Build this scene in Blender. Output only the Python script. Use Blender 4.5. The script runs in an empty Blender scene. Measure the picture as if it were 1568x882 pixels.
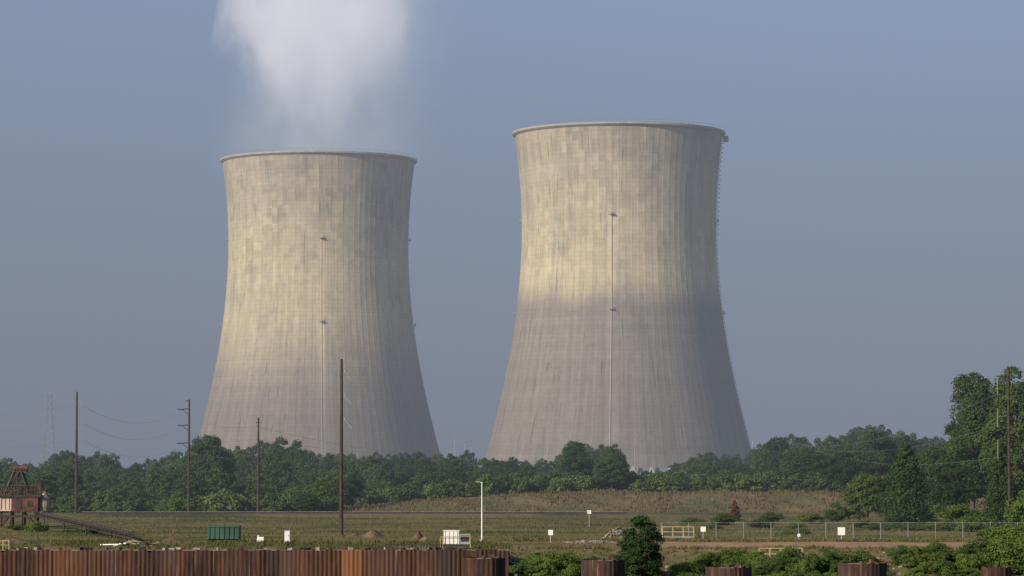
import bpy, bmesh, math, random
import numpy as np
from mathutils import Vector, Matrix
random.seed(5)
F=4850.0; CX=784.0; HY=722.0; CH=7.5
def X_(px,D): return (px-CX)/F*D
def Z_(py,D): return CH+(HY-py)/F*D
def sst(a,b,x):
    t=np.clip((x-a)/(b-a),0,1); return t*t*(3-2*t)
scene=bpy.context.scene
COL=scene.collection

# ---------------------------------------------------------------- materials
class NT:
    def __init__(s,mat):
        s.t=mat.node_tree; s.t.nodes.clear()
    def n(s,typ,**kw):
        nd=s.t.nodes.new(typ)
        for k,v in kw.items():
            if k=='inp':
                for a,b in v.items():
                    if isinstance(b,bpy.types.NodeSocket): s.t.links.new(b,nd.inputs[a])
                    else: nd.inputs[a].default_value=b
            else: setattr(nd,k,v)
        return nd
    def m(s,op,a,b=0.0,c=None,clamp=False):
        nd=s.t.nodes.new('ShaderNodeMath'); nd.operation=op; nd.use_clamp=clamp
        for i,v in enumerate([a,b]+([c] if c is not None else [])):
            if isinstance(v,bpy.types.NodeSocket): s.t.links.new(v,nd.inputs[i])
            else: nd.inputs[i].default_value=v
        return nd.outputs[0]
    def mr(s,v,a,b,c=0.0,d=1.0,smooth=True):
        nd=s.t.nodes.new('ShaderNodeMapRange'); nd.interpolation_type='SMOOTHSTEP' if smooth else 'LINEAR'
        s.t.links.new(v,nd.inputs[0])
        for i,x in enumerate([a,b,c,d]): nd.inputs[i+1].default_value=x
        return nd.outputs[0]
    def mix(s,f,a,b,mode='MIX'):
        nd=s.t.nodes.new('ShaderNodeMix'); nd.data_type='RGBA'; nd.blend_type=mode
        for sock,v in ((nd.inputs[0],f),(nd.inputs[6],a),(nd.inputs[7],b)):
            if isinstance(v,bpy.types.NodeSocket): s.t.links.new(v,sock)
            elif isinstance(v,(int,float)): sock.default_value=v
            else: sock.default_value=(v[0],v[1],v[2],1)
        return nd.outputs[2]
    def noise(s,vec,scale,detail=4,rough=0.55):
        nd=s.n('ShaderNodeTexNoise',inp={'Scale':scale,'Detail':detail,'Roughness':rough})
        if vec is not None: s.t.links.new(vec,nd.inputs['Vector'])
        return nd.outputs[0]
    def comb(s,x,y,z):
        nd=s.t.nodes.new('ShaderNodeCombineXYZ')
        for i,v in enumerate((x,y,z)):
            if isinstance(v,bpy.types.NodeSocket): s.t.links.new(v,nd.inputs[i])
            else: nd.inputs[i].default_value=v
        return nd.outputs[0]
    def scalev(s,vec,sc):
        nd=s.n('ShaderNodeMapping',inp={'Vector':vec,'Scale':sc}); return nd.outputs[0]
    def out(s,sh,vol=False):
        o=s.t.nodes.new('ShaderNodeOutputMaterial'); s.t.links.new(sh,o.inputs['Volume' if vol else 'Surface'])
    def surf(s,col,rough=0.85,metal=0.0,bump=None,bs=0.3,bd=0.1,spec=0.3):
        p=s.n('ShaderNodeBsdfPrincipled',inp={'Roughness':rough,'Metallic':metal,'Specular IOR Level':spec})
        if isinstance(col,bpy.types.NodeSocket): s.t.links.new(col,p.inputs['Base Color'])
        else: p.inputs['Base Color'].default_value=(*col,1)
        if bump is not None:
            b=s.n('ShaderNodeBump',inp={'Strength':bs,'Distance':bd,'Height':bump}); s.t.links.new(b.outputs[0],p.inputs['Normal'])
        s.out(p.outputs[0])
def newmat(name):
    m=bpy.data.materials.new(name); m.use_nodes=True; return m,NT(m)
def simple(name,c,var=0.25,scale=2.0,rough=0.8,metal=0.0):
    m,t=newmat(name); pos=t.n('ShaderNodeNewGeometry').outputs['Position']
    n=t.noise(pos,scale,5)
    c1=[x*(1-var) for x in c]; c2=[min(1,x*(1+var)) for x in c]
    t.surf(t.mix(t.mr(n,0.3,0.7),c1,c2),rough,metal,bump=n,bs=0.2,bd=0.05); return m

def tower_mat(name,zb,zw,streak_u,seed):
    m,t=newmat(name)
    uv=t.n('ShaderNodeUVMap').outputs[0]
    sp=t.n('ShaderNodeSeparateXYZ',inp={0:uv}); u,v=sp.outputs[0],sp.outputs[1]   # u rib index, v = metres
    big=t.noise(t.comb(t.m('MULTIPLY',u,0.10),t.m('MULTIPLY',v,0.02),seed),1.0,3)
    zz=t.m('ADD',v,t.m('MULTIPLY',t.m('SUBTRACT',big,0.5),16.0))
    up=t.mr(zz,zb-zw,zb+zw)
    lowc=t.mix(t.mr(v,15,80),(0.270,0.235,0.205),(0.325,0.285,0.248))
    base=t.mix(up,lowc,(0.66,0.56,0.385))  # shadow on the lower shell painted into the albedo, plus some real concrete tone
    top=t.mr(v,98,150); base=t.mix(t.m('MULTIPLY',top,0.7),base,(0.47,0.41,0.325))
    bl=t.noise(t.comb(t.m('MULTIPLY',u,0.22),t.m('MULTIPLY',v,0.03),5.0+seed),1.0,5,0.65)
    base=t.mix(t.mr(bl,0.48,0.70,0,0.5),base,(0.28,0.25,0.225))
    fu=t.m('FLOOR',u); fv=t.m('FLOOR',t.m('MULTIPLY',v,0.27))
    # lift joints are offset a little from bay to bay
    off=t.n('ShaderNodeTexWhiteNoise',noise_dimensions='1D',inp={'W':t.m('FLOOR',t.m('MULTIPLY',u,0.34))}).outputs[0]
    fvo=t.m('FLOOR',t.m('ADD',t.m('MULTIPLY',v,0.27),t.m('MULTIPLY',off,1.0)))
    wn=t.n('ShaderNodeTexWhiteNoise',noise_dimensions='2D',inp={0:t.comb(fu,t.m('ADD',fvo,seed*10),0.0)}).outputs[0]
    wn2=t.n('ShaderNodeTexWhiteNoise',noise_dimensions='2D',inp={0:t.comb(t.m('FLOOR',t.m('MULTIPLY',u,0.5)),t.m('FLOOR',t.m('MULTIPLY',v,0.18)),7.0)}).outputs[0]
    pz=t.noise(t.comb(t.m('MULTIPLY',u,0.18),t.m('MULTIPLY',v,0.035),21.0+seed),1.0,3)
    pm=t.m('MULTIPLY',t.mr(v,80,110,0.06,0.44),t.mr(pz,0.38,0.6,0.25,1.0))
    wmix=t.m('ADD',t.m('MULTIPLY',wn,0.65),t.m('MULTIPLY',wn2,0.35))
    f=t.m('ADD',t.m('MULTIPLY',t.m('SUBTRACT',wmix,0.52),pm),1.0)
    ringn=t.n('ShaderNodeTexWhiteNoise',noise_dimensions='1D',inp={'W':t.m('ADD',t.m('FLOOR',t.m('MULTIPLY',v,0.27)),seed)}).outputs[0]
    f=t.m('MULTIPLY',f,t.m('ADD',0.955,t.m('MULTIPLY',ringn,0.085)))
    st=t.noise(t.comb(t.m('MULTIPLY',u,1.3),t.m('MULTIPLY',v,0.018),3.0+seed),1.0,6,0.68)
    f=t.m('MULTIPLY',f,t.mr(st,0.3,0.7,0.83,1.10))
    dr=t.noise(t.comb(t.m('MULTIPLY',u,2.4),t.m('MULTIPLY',v,0.05),9.0+seed),1.0,2,0.5)
    f=t.m('MULTIPLY',f,t.mr(dr,0.64,0.71,1.0,0.62))
    dr2=t.noise(t.comb(t.m('MULTIPLY',u,0.8),t.m('MULTIPLY',v,0.025),39.0+seed),1.0,3,0.6)
    f=t.m('MULTIPLY',f,t.mr(dr2,0.58,0.70,1.0,0.84))
    fr=t.m('FRACT',t.m('MULTIPLY',v,0.54)); line=t.m('LESS_THAN',fr,0.14)
    f=t.m('MULTIPLY',f,t.m('SUBTRACT',1.0,t.m('MULTIPLY',line,0.08)))
    fru=t.m('FRACT',u); vl=t.m('LESS_THAN',fru,0.12)
    f=t.m('MULTIPLY',f,t.m('SUBTRACT',1.0,t.m('MULTIPLY',vl,0.09)))
    for (su,z1,w) in streak_u:
        d=t.m('ABSOLUTE',t.m('SUBTRACT',u,su)); s_=t.mr(d,w*0.3,w,1.0,0.0)
        s_=t.m('MULTIPLY',s_,t.mr(v,z1-2,z1,1.0,0.0)); s_=t.m('MULTIPLY',s_,t.mr(v,z1-70,z1-5,0.3,1.0))
        f=t.m('ADD',f,t.m('MULTIPLY',s_,0.20))
    fine=t.noise(t.n('ShaderNodeTexCoord').outputs['Object'],0.35,6,0.7)
    f=t.m('MULTIPLY',f,t.mr(fine,0.25,0.75,0.90,1.10))
    col=t.mix(1.0,base,t.comb(f,f,f),'MULTIPLY')
    t.surf(col,0.9,bump=t.m('ADD',fine,t.m('MULTIPLY',line,-0.5)),bs=0.3,bd=0.12,spec=0.15)
    return m

def leaf_mat(name,ca,cb,trans=0.25):
    m,t=newmat(name)
    oi=t.n('ShaderNodeObjectInfo').outputs['Random']
    va=t.n('ShaderNodeAttribute',attribute_name='var').outputs['Fac']
    pos=t.n('ShaderNodeNewGeometry').outputs['Position']
    n=t.noise(pos,0.25,2)
    f=t.m('ADD',t.m('MULTIPLY',oi,0.5),t.m('MULTIPLY',va,0.45)); f=t.m('ADD',f,t.m('MULTIPLY',t.m('SUBTRACT',n,0.5),0.6),clamp=True)
    c=t.mix(f,ca,cb)
    d=t.n('ShaderNodeBsdfDiffuse',inp={'Color':c}); tr=t.n('ShaderNodeBsdfTranslucent',inp={'Color':c})
    mx=t.n('ShaderNodeMixShader',inp={0:trans,1:d.outputs[0],2:tr.outputs[0]}); t.out(mx.outputs[0]); return m

LEAF=leaf_mat('foliage',(0.038,0.075,0.028),(0.120,0.170,0.050))
LEAFD=leaf_mat('foliage_dark',(0.026,0.055,0.024),(0.070,0.115,0.038))
LEAFL=leaf_mat('foliage_light',(0.075,0.125,0.033),(0.17,0.22,0.060))
LEAFR=leaf_mat('foliage_rust',(0.12,0.06,0.04),(0.20,0.09,0.055))
GRASSM=leaf_mat('grass_blades',(0.075,0.085,0.030),(0.19,0.165,0.075))
GRASSB=leaf_mat('dry_grass_blades',(0.12,0.10,0.05),(0.27,0.20,0.11))
BARK=simple('bark',(0.09,0.07,0.055),0.35,1.5)
WOOD=simple('pole_wood',(0.055,0.04,0.033),0.3,1.2)
WHITE=simple('white_paint',(0.78,0.78,0.75),0.06,1.0,0.5)
GREY=simple('galvanised_steel',(0.35,0.36,0.37),0.2,1.0,0.5,0.3)
WIRE=simple('wire_aluminium',(0.16,0.17,0.18),0.1)
GREEN=simple('green_paint',(0.035,0.09,0.066),0.25,0.8,0.55)
RUSTR=simple('rusty_red_steel',(0.10,0.04,0.032),0.5,0.7)
DARKST=simple('dark_steel',(0.04,0.036,0.036),0.3,0.8,0.6)
YEL=simple('faded_yellow_paint',(0.38,0.33,0.17),0.2,1.0)
DIRT=simple('dirt',(0.29,0.18,0.11),0.3,0.35,0.95)
MOUND=simple('mound_soil',(0.12,0.085,0.06),0.4,0.6,0.95)
ASPH=simple('asphalt',(0.07,0.068,0.066),0.25,0.3,0.9)
ROCK=simple('grey_rock',(0.22,0.195,0.17),0.4,1.2,0.9)
CONC=simple('concrete_cap',(0.27,0.22,0.17),0.35,0.5,0.9)
CONC2=simple('tower_trim_concrete',(0.46,0.42,0.36),0.12,0.3,0.9)
CONCL=simple('tower_conduit',(0.48,0.44,0.38),0.1,0.3,0.8)
PINK=simple('faded_red_white_paint',(0.55,0.42,0.38),0.2,0.6)

# ---------------------------------------------------------------- mesh builder
class MB:
    def __init__(s): s.v=[];s.f=[];s.mi=[];s.mats=[]
    def mid(s,mat):
        if mat not in s.mats: s.mats.append(mat)
        return s.mats.index(mat)
    def add(s,vs,fs,mat):
        b=len(s.v); s.v+= [tuple(p) for p in vs]; i=s.mid(mat)
        for f in fs: s.f.append(tuple(b+k for k in f)); s.mi.append(i)
    def box(s,c,d,mat,rot=0.0,tilt=0.0):
        M=Matrix.Rotation(rot,3,'Z')@Matrix.Rotation(tilt,3,'Y'); c=Vector(c)
        vs=[c+M@Vector((sx*d[0]/2,sy*d[1]/2,sz*d[2]/2)) for sx in(-1,1) for sy in(-1,1) for sz in(-1,1)]
        s.add(vs,[(0,1,3,2),(4,6,7,5),(0,4,5,1),(2,3,7,6),(0,2,6,4),(1,5,7,3)],mat)
    def beam(s,a,b,r0,mat,r1=None,n=6,cap=True):
        a=Vector(a);b=Vector(b); r1=r0 if r1 is None else r1
        d=(b-a).normalized(); up=Vector((0,0,1)) if abs(d.z)<0.95 else Vector((1,0,0))
        x=d.cross(up).normalized(); y=d.cross(x)
        vs=[]
        for p,r in((a,r0),(b,r1)):
            for i in range(n):
                t=2*math.pi*i/n; vs.append(p+x*math.cos(t)*r+y*math.sin(t)*r)
        fs=[(i,(i+1)%n,n+(i+1)%n,n+i) for i in range(n)]
        if cap: fs+=[tuple(range(n))[::-1],tuple(range(n,2*n))]
        s.add(vs,fs,mat)
    def obj(s,name,loc=(0,0,0),smooth=False,parent=None,var=False):
        me=bpy.data.meshes.new(name); me.from_pydata(s.v,[],s.f)
        for m in s.mats: me.materials.append(m)
        me.polygons.foreach_set('material_index',s.mi)
        if smooth: me.polygons.foreach_set('use_smooth',[True]*len(s.f))
        me.update(); o=bpy.data.objects.new(name,me); o.location=loc; COL.objects.link(o)
        if parent: o.parent=parent
        return o
def empty(name,loc=(0,0,0)):
    o=bpy.data.objects.new(name,None); o.location=loc; COL.objects.link(o); return o
def fastmesh(name,V,Fq,mats,mi=None,var=None):
    me=bpy.data.meshes.new(name); nf=len(Fq); k=Fq.shape[1]
    me.vertices.add(len(V)); me.vertices.foreach_set('co',V.astype(np.float32).ravel())
    me.loops.add(nf*k); me.loops.foreach_set('vertex_index',Fq.astype(np.int32).ravel())
    me.polygons.add(nf); me.polygons.foreach_set('loop_start',np.arange(0,nf*k,k,dtype=np.int32))
    for m in mats: me.materials.append(m)
    if mi is not None: me.polygons.foreach_set('material_index',mi.astype(np.int32))
    if var is not None:
        a=me.attributes.new('var','FLOAT','FACE'); a.data.foreach_set('value',var.astype(np.float32))
    me.update(calc_edges=True); me.validate(); return me

# ---------------------------------------------------------------- ground
def lumps(x,y):
    return (np.sin(x*0.21+1.3)*np.cos(y*0.17+0.4)+0.6*np.sin(x*0.53+y*0.31)+0.4*np.sin(x*1.1-y*0.9+2.0))/2.0
def edgeY(x):
    return 306+1.5*np.sin(x*0.13)+1.0*np.sin(x*0.41+1)
def H(x,y):
    x=np.asarray(x,float);y=np.asarray(y,float)
    h=3.5*sst(-48,15,x)*sst(546,606,y)*(1-sst(950,1150,y))
    hump=0.5*sst(524,528,y)*(1-sst(541,547,y))
    z=h+hump
    rough=lumps(x,y)*0.16*sst(345,365,y)*(1-sst(515,523,y))+lumps(x,y)*0.25*sst(548,556,y)
    z=z+rough
    right=sst(-2,1.0,x)
    e=edgeY(x)
    bank=-8.5*np.clip((e-y)/38,0,1)**0.85 + lumps(x*2.3,y*2.1)*0.3*sst(0,3,e-y)
    wall=np.where(y<301.0,-8.5,0.0)
    z=z+np.where(y<e,bank,0)*right+wall*(1-right)
    return z
def Hs(x,y): return float(H(x,y))
xs=np.concatenate([[-9000,-4000,-1800,-900,-500,-320,-240,-190],np.arange(-160,160.1,1.6),[190,240,320,500,900,1800,4000,9000]])
ys=np.concatenate([[262,264],np.arange(266,300,1.25),[300.3,301.6],np.arange(303,350,1.4),np.arange(351,515,4),np.arange(516,612,2),np.arange(616,900,12),np.arange(920,1700,40),[1900,2400,3200,5000,8000,14000]])
GX,GY=np.meshgrid(xs,ys); GZ=H(GX,GY)
V=np.stack([GX,GY,GZ],-1).reshape(-1,3); nx=len(xs);ny=len(ys)
I,J=np.meshgrid(np.arange(nx-1),np.arange(ny-1)); a=(J*nx+I).ravel()
Fq=np.stack([a,a+1,a+1+nx,a+nx],-1)
gm,t=newmat('ground_grass_soil')
pos=t.n('ShaderNodeNewGeometry').outputs['Position']; sp=t.n('ShaderNodeSeparateXYZ',inp={0:pos})
px,py,pz=sp.outputs
n1=t.noise(pos,0.05,6,0.6); n2=t.noise(pos,0.6,5,0.65); n3=t.noise(t.scalev(pos,(0.035,0.06,0.1)),1.0,6,0.65)
n4=t.noise(t.scalev(pos,(0.15,0.05,0.1)),1.0,5,0.6); n5=t.noise(t.scalev(pos,(0.018,0.03,0.05)),1.0,3,0.5)
grass=t.mix(t.mr(n3,0.40,0.60),(0.046,0.064,0.019),(0.16,0.135,0.052))
grass=t.mix(t.mr(n5,0.45,0.65,0,0.6),grass,(0.165,0.125,0.062))
grass=t.mix(t.mr(n2,0.45,0.75,0,0.6),grass,(0.145,0.13,0.058))
brown=t.mix(t.mr(n1,0.35,0.65),(0.235,0.165,0.09),(0.125,0.125,0.05))
brown=t.mix(t.mr(n4,0.46,0.62,0,0.7),brown,(0.085,0.105,0.038))
brown=t.mix(t.mr(n2,0.5,0.75,0,0.6),brown,(0.085,0.085,0.038))
bm=t.m('MULTIPLY',t.mr(px,-70,-5),t.mr(py,546,560))
c=t.mix(bm,grass,brown)
dirtm=t.m('MULTIPLY',t.mr(py,352,330),t.mr(n2,0.42,0.6))
dirtm=t.m('MULTIPLY',dirtm,t.mr(px,-60,10,0.35,0.9))
c=t.mix(dirtm,c,(0.21,0.145,0.095))
bankc=t.mix(t.mr(n2,0.4,0.6),(0.070,0.095,0.030),(0.14,0.11,0.07))
c=t.mix(t.m('MULTIPLY',t.mr(pz,-0.1,-0.6),t.mr(py,312,306)),c,bankc)
t.surf(c,0.95,bump=n2,bs=0.6,bd=0.3,spec=0.1)
gme=fastmesh('ground',V,Fq,[gm]); gme.polygons.foreach_set('use_smooth',[True]*len(Fq))
g=bpy.data.objects.new('ground',gme); COL.objects.link(g)
wm,t=newmat('river_water'); pos=t.n('ShaderNodeNewGeometry').outputs['Position']
t.surf((0.03,0.045,0.04),0.08,bump=t.noise(pos,0.8,4),bs=0.3,bd=0.1,spec=0.5)
w=MB(); w.add([(-9000,-3000,-6),(9000,-3000,-6),(9000,320,-6),(-9000,320,-6)],[(0,1,2,3)],wm); w.obj('river_water')
def strip(name,mat,ylo,yhi,x0,x1,dz,wob=0.0,n=160):
    b=MB(); vs=[];fs=[]
    for i in range(n+1):
        x=x0+(x1-x0)*i/n
        for k in range(5):
            y=ylo+(yhi-ylo)*k/4+ (wob*math.sin(x*0.3+k)+wob*0.6*math.sin(x*1.1+k*2) if k in(0,4) else 0)
            vs.append((x,y,Hs(x,y)+dz))
    for i in range(n):
        for k in range(4):
            q=i*5+k; fs.append((q,q+5,q+6,q+1))
    b.add(vs,fs,mat); return b.obj(name)
strip('access_road',ASPH,529.5,539.5,-300,300,0.02)
strip('dirt_road',DIRT,314,337,13,120,0.02,1.6)
b=MB(); x0,x1=X_(128,528.6),X_(960,528.6); n=60
for i in range(n):
    xa=x0+(x1-x0)*i/n; xb=x0+(x1-x0)*(i+1)/n-0.03
    b.box(((xa+xb)/2,528.6,0.62),(xb-xa,0.35,0.34),DARKST); b.box(((xa+xb)/2,528.6,0.82),(xb-xa,0.45,0.06),CONC)
b.obj('road_guard_wall')

# ---------------------------------------------------------------- cooling towers
def tower(name,cx,cy,Ht,zb,zw,conduits,side_ladder,seed):
    root=empty(name,(cx,cy,0))
    NR=96;SEG=NR*4
    def R(z): return 43.0*math.sqrt(1+((z-115)/108.0)**2)
    ang_cam=math.atan2(-cy,-cx)
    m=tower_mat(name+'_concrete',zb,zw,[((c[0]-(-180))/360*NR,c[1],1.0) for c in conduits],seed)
    zs=[9.0+ (Ht-9.0)*i/70 for i in range(71)]
    vs=[];fs=[]
    for z in zs:
        for i in range(SEG+1):
            a=ang_cam+math.pi+2*math.pi*i/SEG
            r=R(z)+(0.045 if i%4==0 else 0.0)
            vs.append((r*math.cos(a),r*math.sin(a),z))
    W=SEG+1
    for j in range(70):
        for i in range(SEG): fs.append((j*W+i,j*W+i+1,(j+1)*W+i+1,(j+1)*W+i))
    me=bpy.data.meshes.new('shell'); me.from_pydata(vs,[],fs); me.materials.append(m)
    uvl=me.uv_layers.new(name='UVMap'); data=np.zeros((len(me.loops),2),np.float32)
    li=np.zeros(len(me.loops),np.int32); me.loops.foreach_get('vertex_index',li)
    data[:,0]=(li%W)/4.0; data[:,1]=np.array(zs,np.float32)[li//W]
    uvl.data.foreach_set('uv',data.ravel()); me.update()
    o=bpy.data.objects.new('shell',me); COL.objects.link(o); o.parent=root
    b=MB(); vs=[];fs=[];n=96
    zz=[9.0+(Ht-9.0)*i/20 for i in range(21)]
    for z in zz:
        for i in range(n):
            a=2*math.pi*i/n; r=R(z)-0.9; vs.append((r*math.cos(a),r*math.sin(a),z))
    for j in range(20):
        for i in range(n): fs.append((j*n+i,(j+1)*n+i,(j+1)*n+(i+1)%n,j*n+(i+1)%n))
    b.add(vs,fs,CONC2); b.obj('inner_shell',parent=root,smooth=True)
    prof=[(-0.95,Ht-0.6),(-0.95,Ht+0.5),(1.2,Ht+0.5),(1.2,Ht-0.3),(0.25,Ht-1.0)]
    b=MB(); vs=[];fs=[];n=192; k=len(prof)
    for i in range(n):
        a=2*math.pi*i/n
        for (dr,z) in prof:
            r=R(Ht)+dr; vs.append((r*math.cos(a),r*math.sin(a),z))
    for i in range(n):
        for q in range(k-1): fs.append((i*k+q,((i+1)%n)*k+q,((i+1)%n)*k+q+1,i*k+q+1))
    b.add(vs,fs,CONC2)
    for i in range(96):
        a=2*math.pi*i/96;a2=2*math.pi*(i+1)/96; r=R(Ht)+1.1
        p=(r*math.cos(a),r*math.sin(a),Ht+0.5); p2=(r*math.cos(a2),r*math.sin(a2),Ht+1.6)
        b.beam(p,(p[0],p[1],Ht+1.6),0.05,GREY,n=4); b.beam((p[0],p[1],Ht+1.6),p2,0.05,GREY,n=4)
    b.obj('rim_walkway',parent=root)
    b=MB()
    for i in range(48):
        a=2*math.pi*i/48
        for s in(-1,1):
            a2=a+s*math.pi/48
            b.beam(((R(9)+4)*math.cos(a),(R(9)+4)*math.sin(a),-0.5),((R(9)-0.3)*math.cos(a2),(R(9)-0.3)*math.sin(a2),9.2),0.6,CONC2)
    b.obj('inlet_legs',parent=root)
    b=MB()
    def P(deg,z,off): 
        a=ang_cam+math.radians(deg); r=R(z)+off; return Vector((r*math.cos(a),r*math.sin(a),z))
    for (deg,z1,zlist,wd) in conduits:
        z=z1
        while z>12:
            b.beam(P(deg,z,0.10),P(deg,z-4,0.10),wd,CONCL,n=6); z-=4
        for zp in zlist:
            c=P(deg,zp,0.8); a=ang_cam+math.radians(deg)
            b.box(c,(1.4,2.0,0.2),CONCL,rot=a)
            b.box(c+Vector((0,0,0.6)),(0.9,0.6,0.8),CONCL,rot=a)
            for s in(-0.9,0.9):
                q=c+Vector((-math.sin(a)*s,math.cos(a)*s,0)); b.beam(q,q+Vector((0,0,1.1)),0.07,GREY,n=4)
    for deg in (-88,88):
        for zp in (77,118):
            c=P(deg,zp,0.7); a=ang_cam+math.radians(deg)
            b.box(c,(1.4,1.8,0.25),GREY,rot=a); b.box(c+Vector((0,0,0.7)),(0.6,0.6,1.0),GREY,rot=a)
            b.beam(P(deg,zp,0.1)-Vector((0,0,1.8)),c,0.12,GREY,n=4)
    if side_ladder:
        for deg in (82,):
            z=Ht
            while z>20:
                b.beam(P(deg,z,0.7),P(deg,z-2,0.7),0.09,GREY,n=4)
                b.beam(P(deg,z,0.0),P(deg,z,0.8),0.12,GREY,n=4)
                if z>112: b.box(P(deg,z-1,1.2),(0.9,1.0,0.25),GREY,rot=ang_cam+math.radians(deg))
                z-=2
        b.box(P(82,Ht-3,2.0),(2.2,2.2,2.6),GREY,rot=ang_cam+math.radians(82))
    b.obj('light_conduit_and_platforms',parent=root)
    return root
D1,D2=1400,1513
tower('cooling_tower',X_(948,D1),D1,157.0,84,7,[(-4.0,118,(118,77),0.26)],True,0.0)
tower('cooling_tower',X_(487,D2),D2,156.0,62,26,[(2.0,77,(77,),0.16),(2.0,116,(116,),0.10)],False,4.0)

# ---------------------------------------------------------------- vegetation
def leafcloud(rng,C,Rr,n,size,flat=0.8,outw=0.8):
    idx=np.repeat(np.arange(len(C)),n); N=len(idx)
    d=rng.normal(size=(N,3)); d/=np.linalg.norm(d,axis=1,keepdims=True)
    d[:,2]=np.where(d[:,2]<-0.3,-d[:,2],d[:,2])
    rad=rng.uniform(0.35,1.0,N)**0.6*rng.uniform(0.9,1.15,N)
    sc=np.stack([np.ones(N),np.ones(N),np.full(N,flat)],-1)
    p=C[idx]+d*sc*(Rr[idx]*rad)[:,None]
    nrm=d*outw+rng.normal(size=(N,3))*0.5+np.array([0,0,0.15]); nrm/=np.linalg.norm(nrm,axis=1,keepdims=True)
    r=rng.normal(size=(N,3)); t=np.cross(nrm,r); t/=np.linalg.norm(t,axis=1,keepdims=True); b=np.cross(nrm,t)
    s=size*rng.uniform(0.55,1.25,N)[:,None]
    V=np.stack([p-t*s,p-b*s*0.55+t*s*rng.uniform(-.3,.3,(N,1)),p+t*s,p+b*s*0.6],1).reshape(-1,3)
    Fq=np.arange(N*4).reshape(-1,4)
    cv=rng.uniform(0,1,len(C)); var=np.clip(cv[idx]*0.6+rng.uniform(0,0.4,N),0,1)
    return V,Fq,var
def treemesh(name,kind,h,w,seed,nclump,nleaf,size,leafm,low=0.12,cr=(0.10,0.19)):
    rng=np.random.default_rng(seed); C=[];R=[]
    if kind=='broad':
        cz=h*(0.5+low/2); rz=h*(0.5-low/2)
        lean=rng.uniform(-.08,.08)*w
        for i in range(nclump):
            while True:
                d=rng.uniform(-1,1,3)
                q=np.linalg.norm(d)
                if 0.35<q<1: break
            rr=w*rng.uniform(*cr); wz=1-0.3*max(0,d[2])
            C.append((d[0]*(w/2-rr)*wz*1.1+lean,d[1]*(w/2-rr)*wz*1.1,cz+d[2]*(rz-rr*0.6))); R.append(rr)
    elif kind=='dome':
        ga=2.39996; ph=rng.uniform(0,6.28)
        for i in range(nclump):
            f=(i+0.5)/nclump; zc=1-1.75*f
            rr=w*rng.uniform(*cr); sr=math.sqrt(max(0,1-zc*zc)); a=i*ga+ph
            k=rng.uniform(0.78,1.1)
            C.append((math.cos(a)*sr*(w/2-rr*0.8)*k,math.sin(a)*sr*(w/2-rr*0.8)*k,h*0.52+zc*(h*0.48-rr*0.8)*(0.9+0.1*k)*(k if zc>0.3 else 1))); R.append(rr)
        for i in range(5):
            C.append((rng.uniform(-.2,.2)*w,rng.uniform(-.2,.2)*w,h*rng.uniform(0.4,0.75))); R.append(w*0.25)
    elif kind=='conifer':
        for i in range(nclump):
            f=(i+0.5)/nclump; z=h*(0.05+0.93*f); rad=w/2*(1-f)**0.6*(0.75+0.25*min(1,f*6))*rng.uniform(0.78,1.14)
            a=i*2.4+rng.uniform(-.4,.4); rr=max(w*0.05,rad*rng.uniform(0.35,0.5))
            C.append((math.cos(a)*(rad-rr)*1.0,math.sin(a)*(rad-rr)*1.0,z-rr*0.3)); R.append(rr)
    else:
        for i in range(nclump):
            a=rng.uniform(0,6.28); q=rng.uniform(0,1)**0.5
            rr=w*rng.uniform(0.12,0.22); zz=h*rng.uniform(0.15,1-0.45*q)-rr*0.4
            C.append((math.cos(a)*q*(w/2-rr),math.sin(a)*q*(w/2-rr),max(rr*0.3,zz))); R.append(rr)
    C=np.array(C);R=np.array(R)
    V,Fq,var=leafcloud(rng,C,R,nleaf,size)
    b=MB()
    th=h*(0.9 if kind=='conifer' else 0.6)
    if kind!='shrub':
        tr=max(0.12,h*0.018)
        b.beam((0,0,-0.5),(0.1,0,th*0.5),tr*1.25,BARK,tr*0.8); b.beam((0.1,0,th*0.5),(0,0.1,th),tr*0.8,BARK,tr*0.25)
        for c in C[::2]:
            z0=min(th*0.9,max(h*0.12,c[2]*0.6)); b.beam((0,0,z0),tuple(c),tr*0.4,BARK,tr*0.12,n=4,cap=False)
    else:
        for c in C[::2]: b.beam((c[0]*0.2,c[1]*0.2,-0.3),tuple(c),0.04,BARK,0.02,n=4,cap=False)
    bv=np.array(b.v); bf=np.array([f for f in b.f if len(f)==4])
    mi=np.concatenate([np.zeros(len(Fq)),np.ones(len(bf))]); var=np.concatenate([var,np.zeros(len(bf))])
    Fa=np.concatenate([Fq,bf+len(V)]); Va=np.concatenate([V,bv])
    return fastmesh(name,Va,Fa,[leafm,BARK],mi,var)
def inst(me,name,x,y,sx=1,sz=1,parent=None,z=None):
    o=bpy.data.objects.new(name,me); o.location=(x,y,(Hs(x,y) if z is None else z)-0.1)
    o.rotation_euler=(0,0,random.uniform(0,6.28)); o.scale=(sx,sx,sz); COL.objects.link(o)
    if parent: o.parent=parent
    return o
FT=[treemesh('crown_far',k,14,w,i+10,nc,nl,0.34,lm,0.1,cr) for i,(k,w,nc,nl,lm,cr) in enumerate([
 ('dome',13,40,110,LEAF,(0.09,0.16)),('dome',11,36,110,LEAF,(0.10,0.17)),('dome',14,46,100,LEAFD,(0.08,0.15)),('dome',10,34,110,LEAF,(0.10,0.17)),('dome',12,40,110,LEAFD,(0.09,0.16)),('broad',9,34,110,LEAF,(0.12,0.2)),('dome',12.5,42,100,LEAF,(0.08,0.14))])]
SH=[treemesh('crown_shrub','shrub',4,5.5,i+40,18,80,0.24,lm) for i,lm in enumerate([LEAF,LEAFL,LEAFL,LEAF])]
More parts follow.
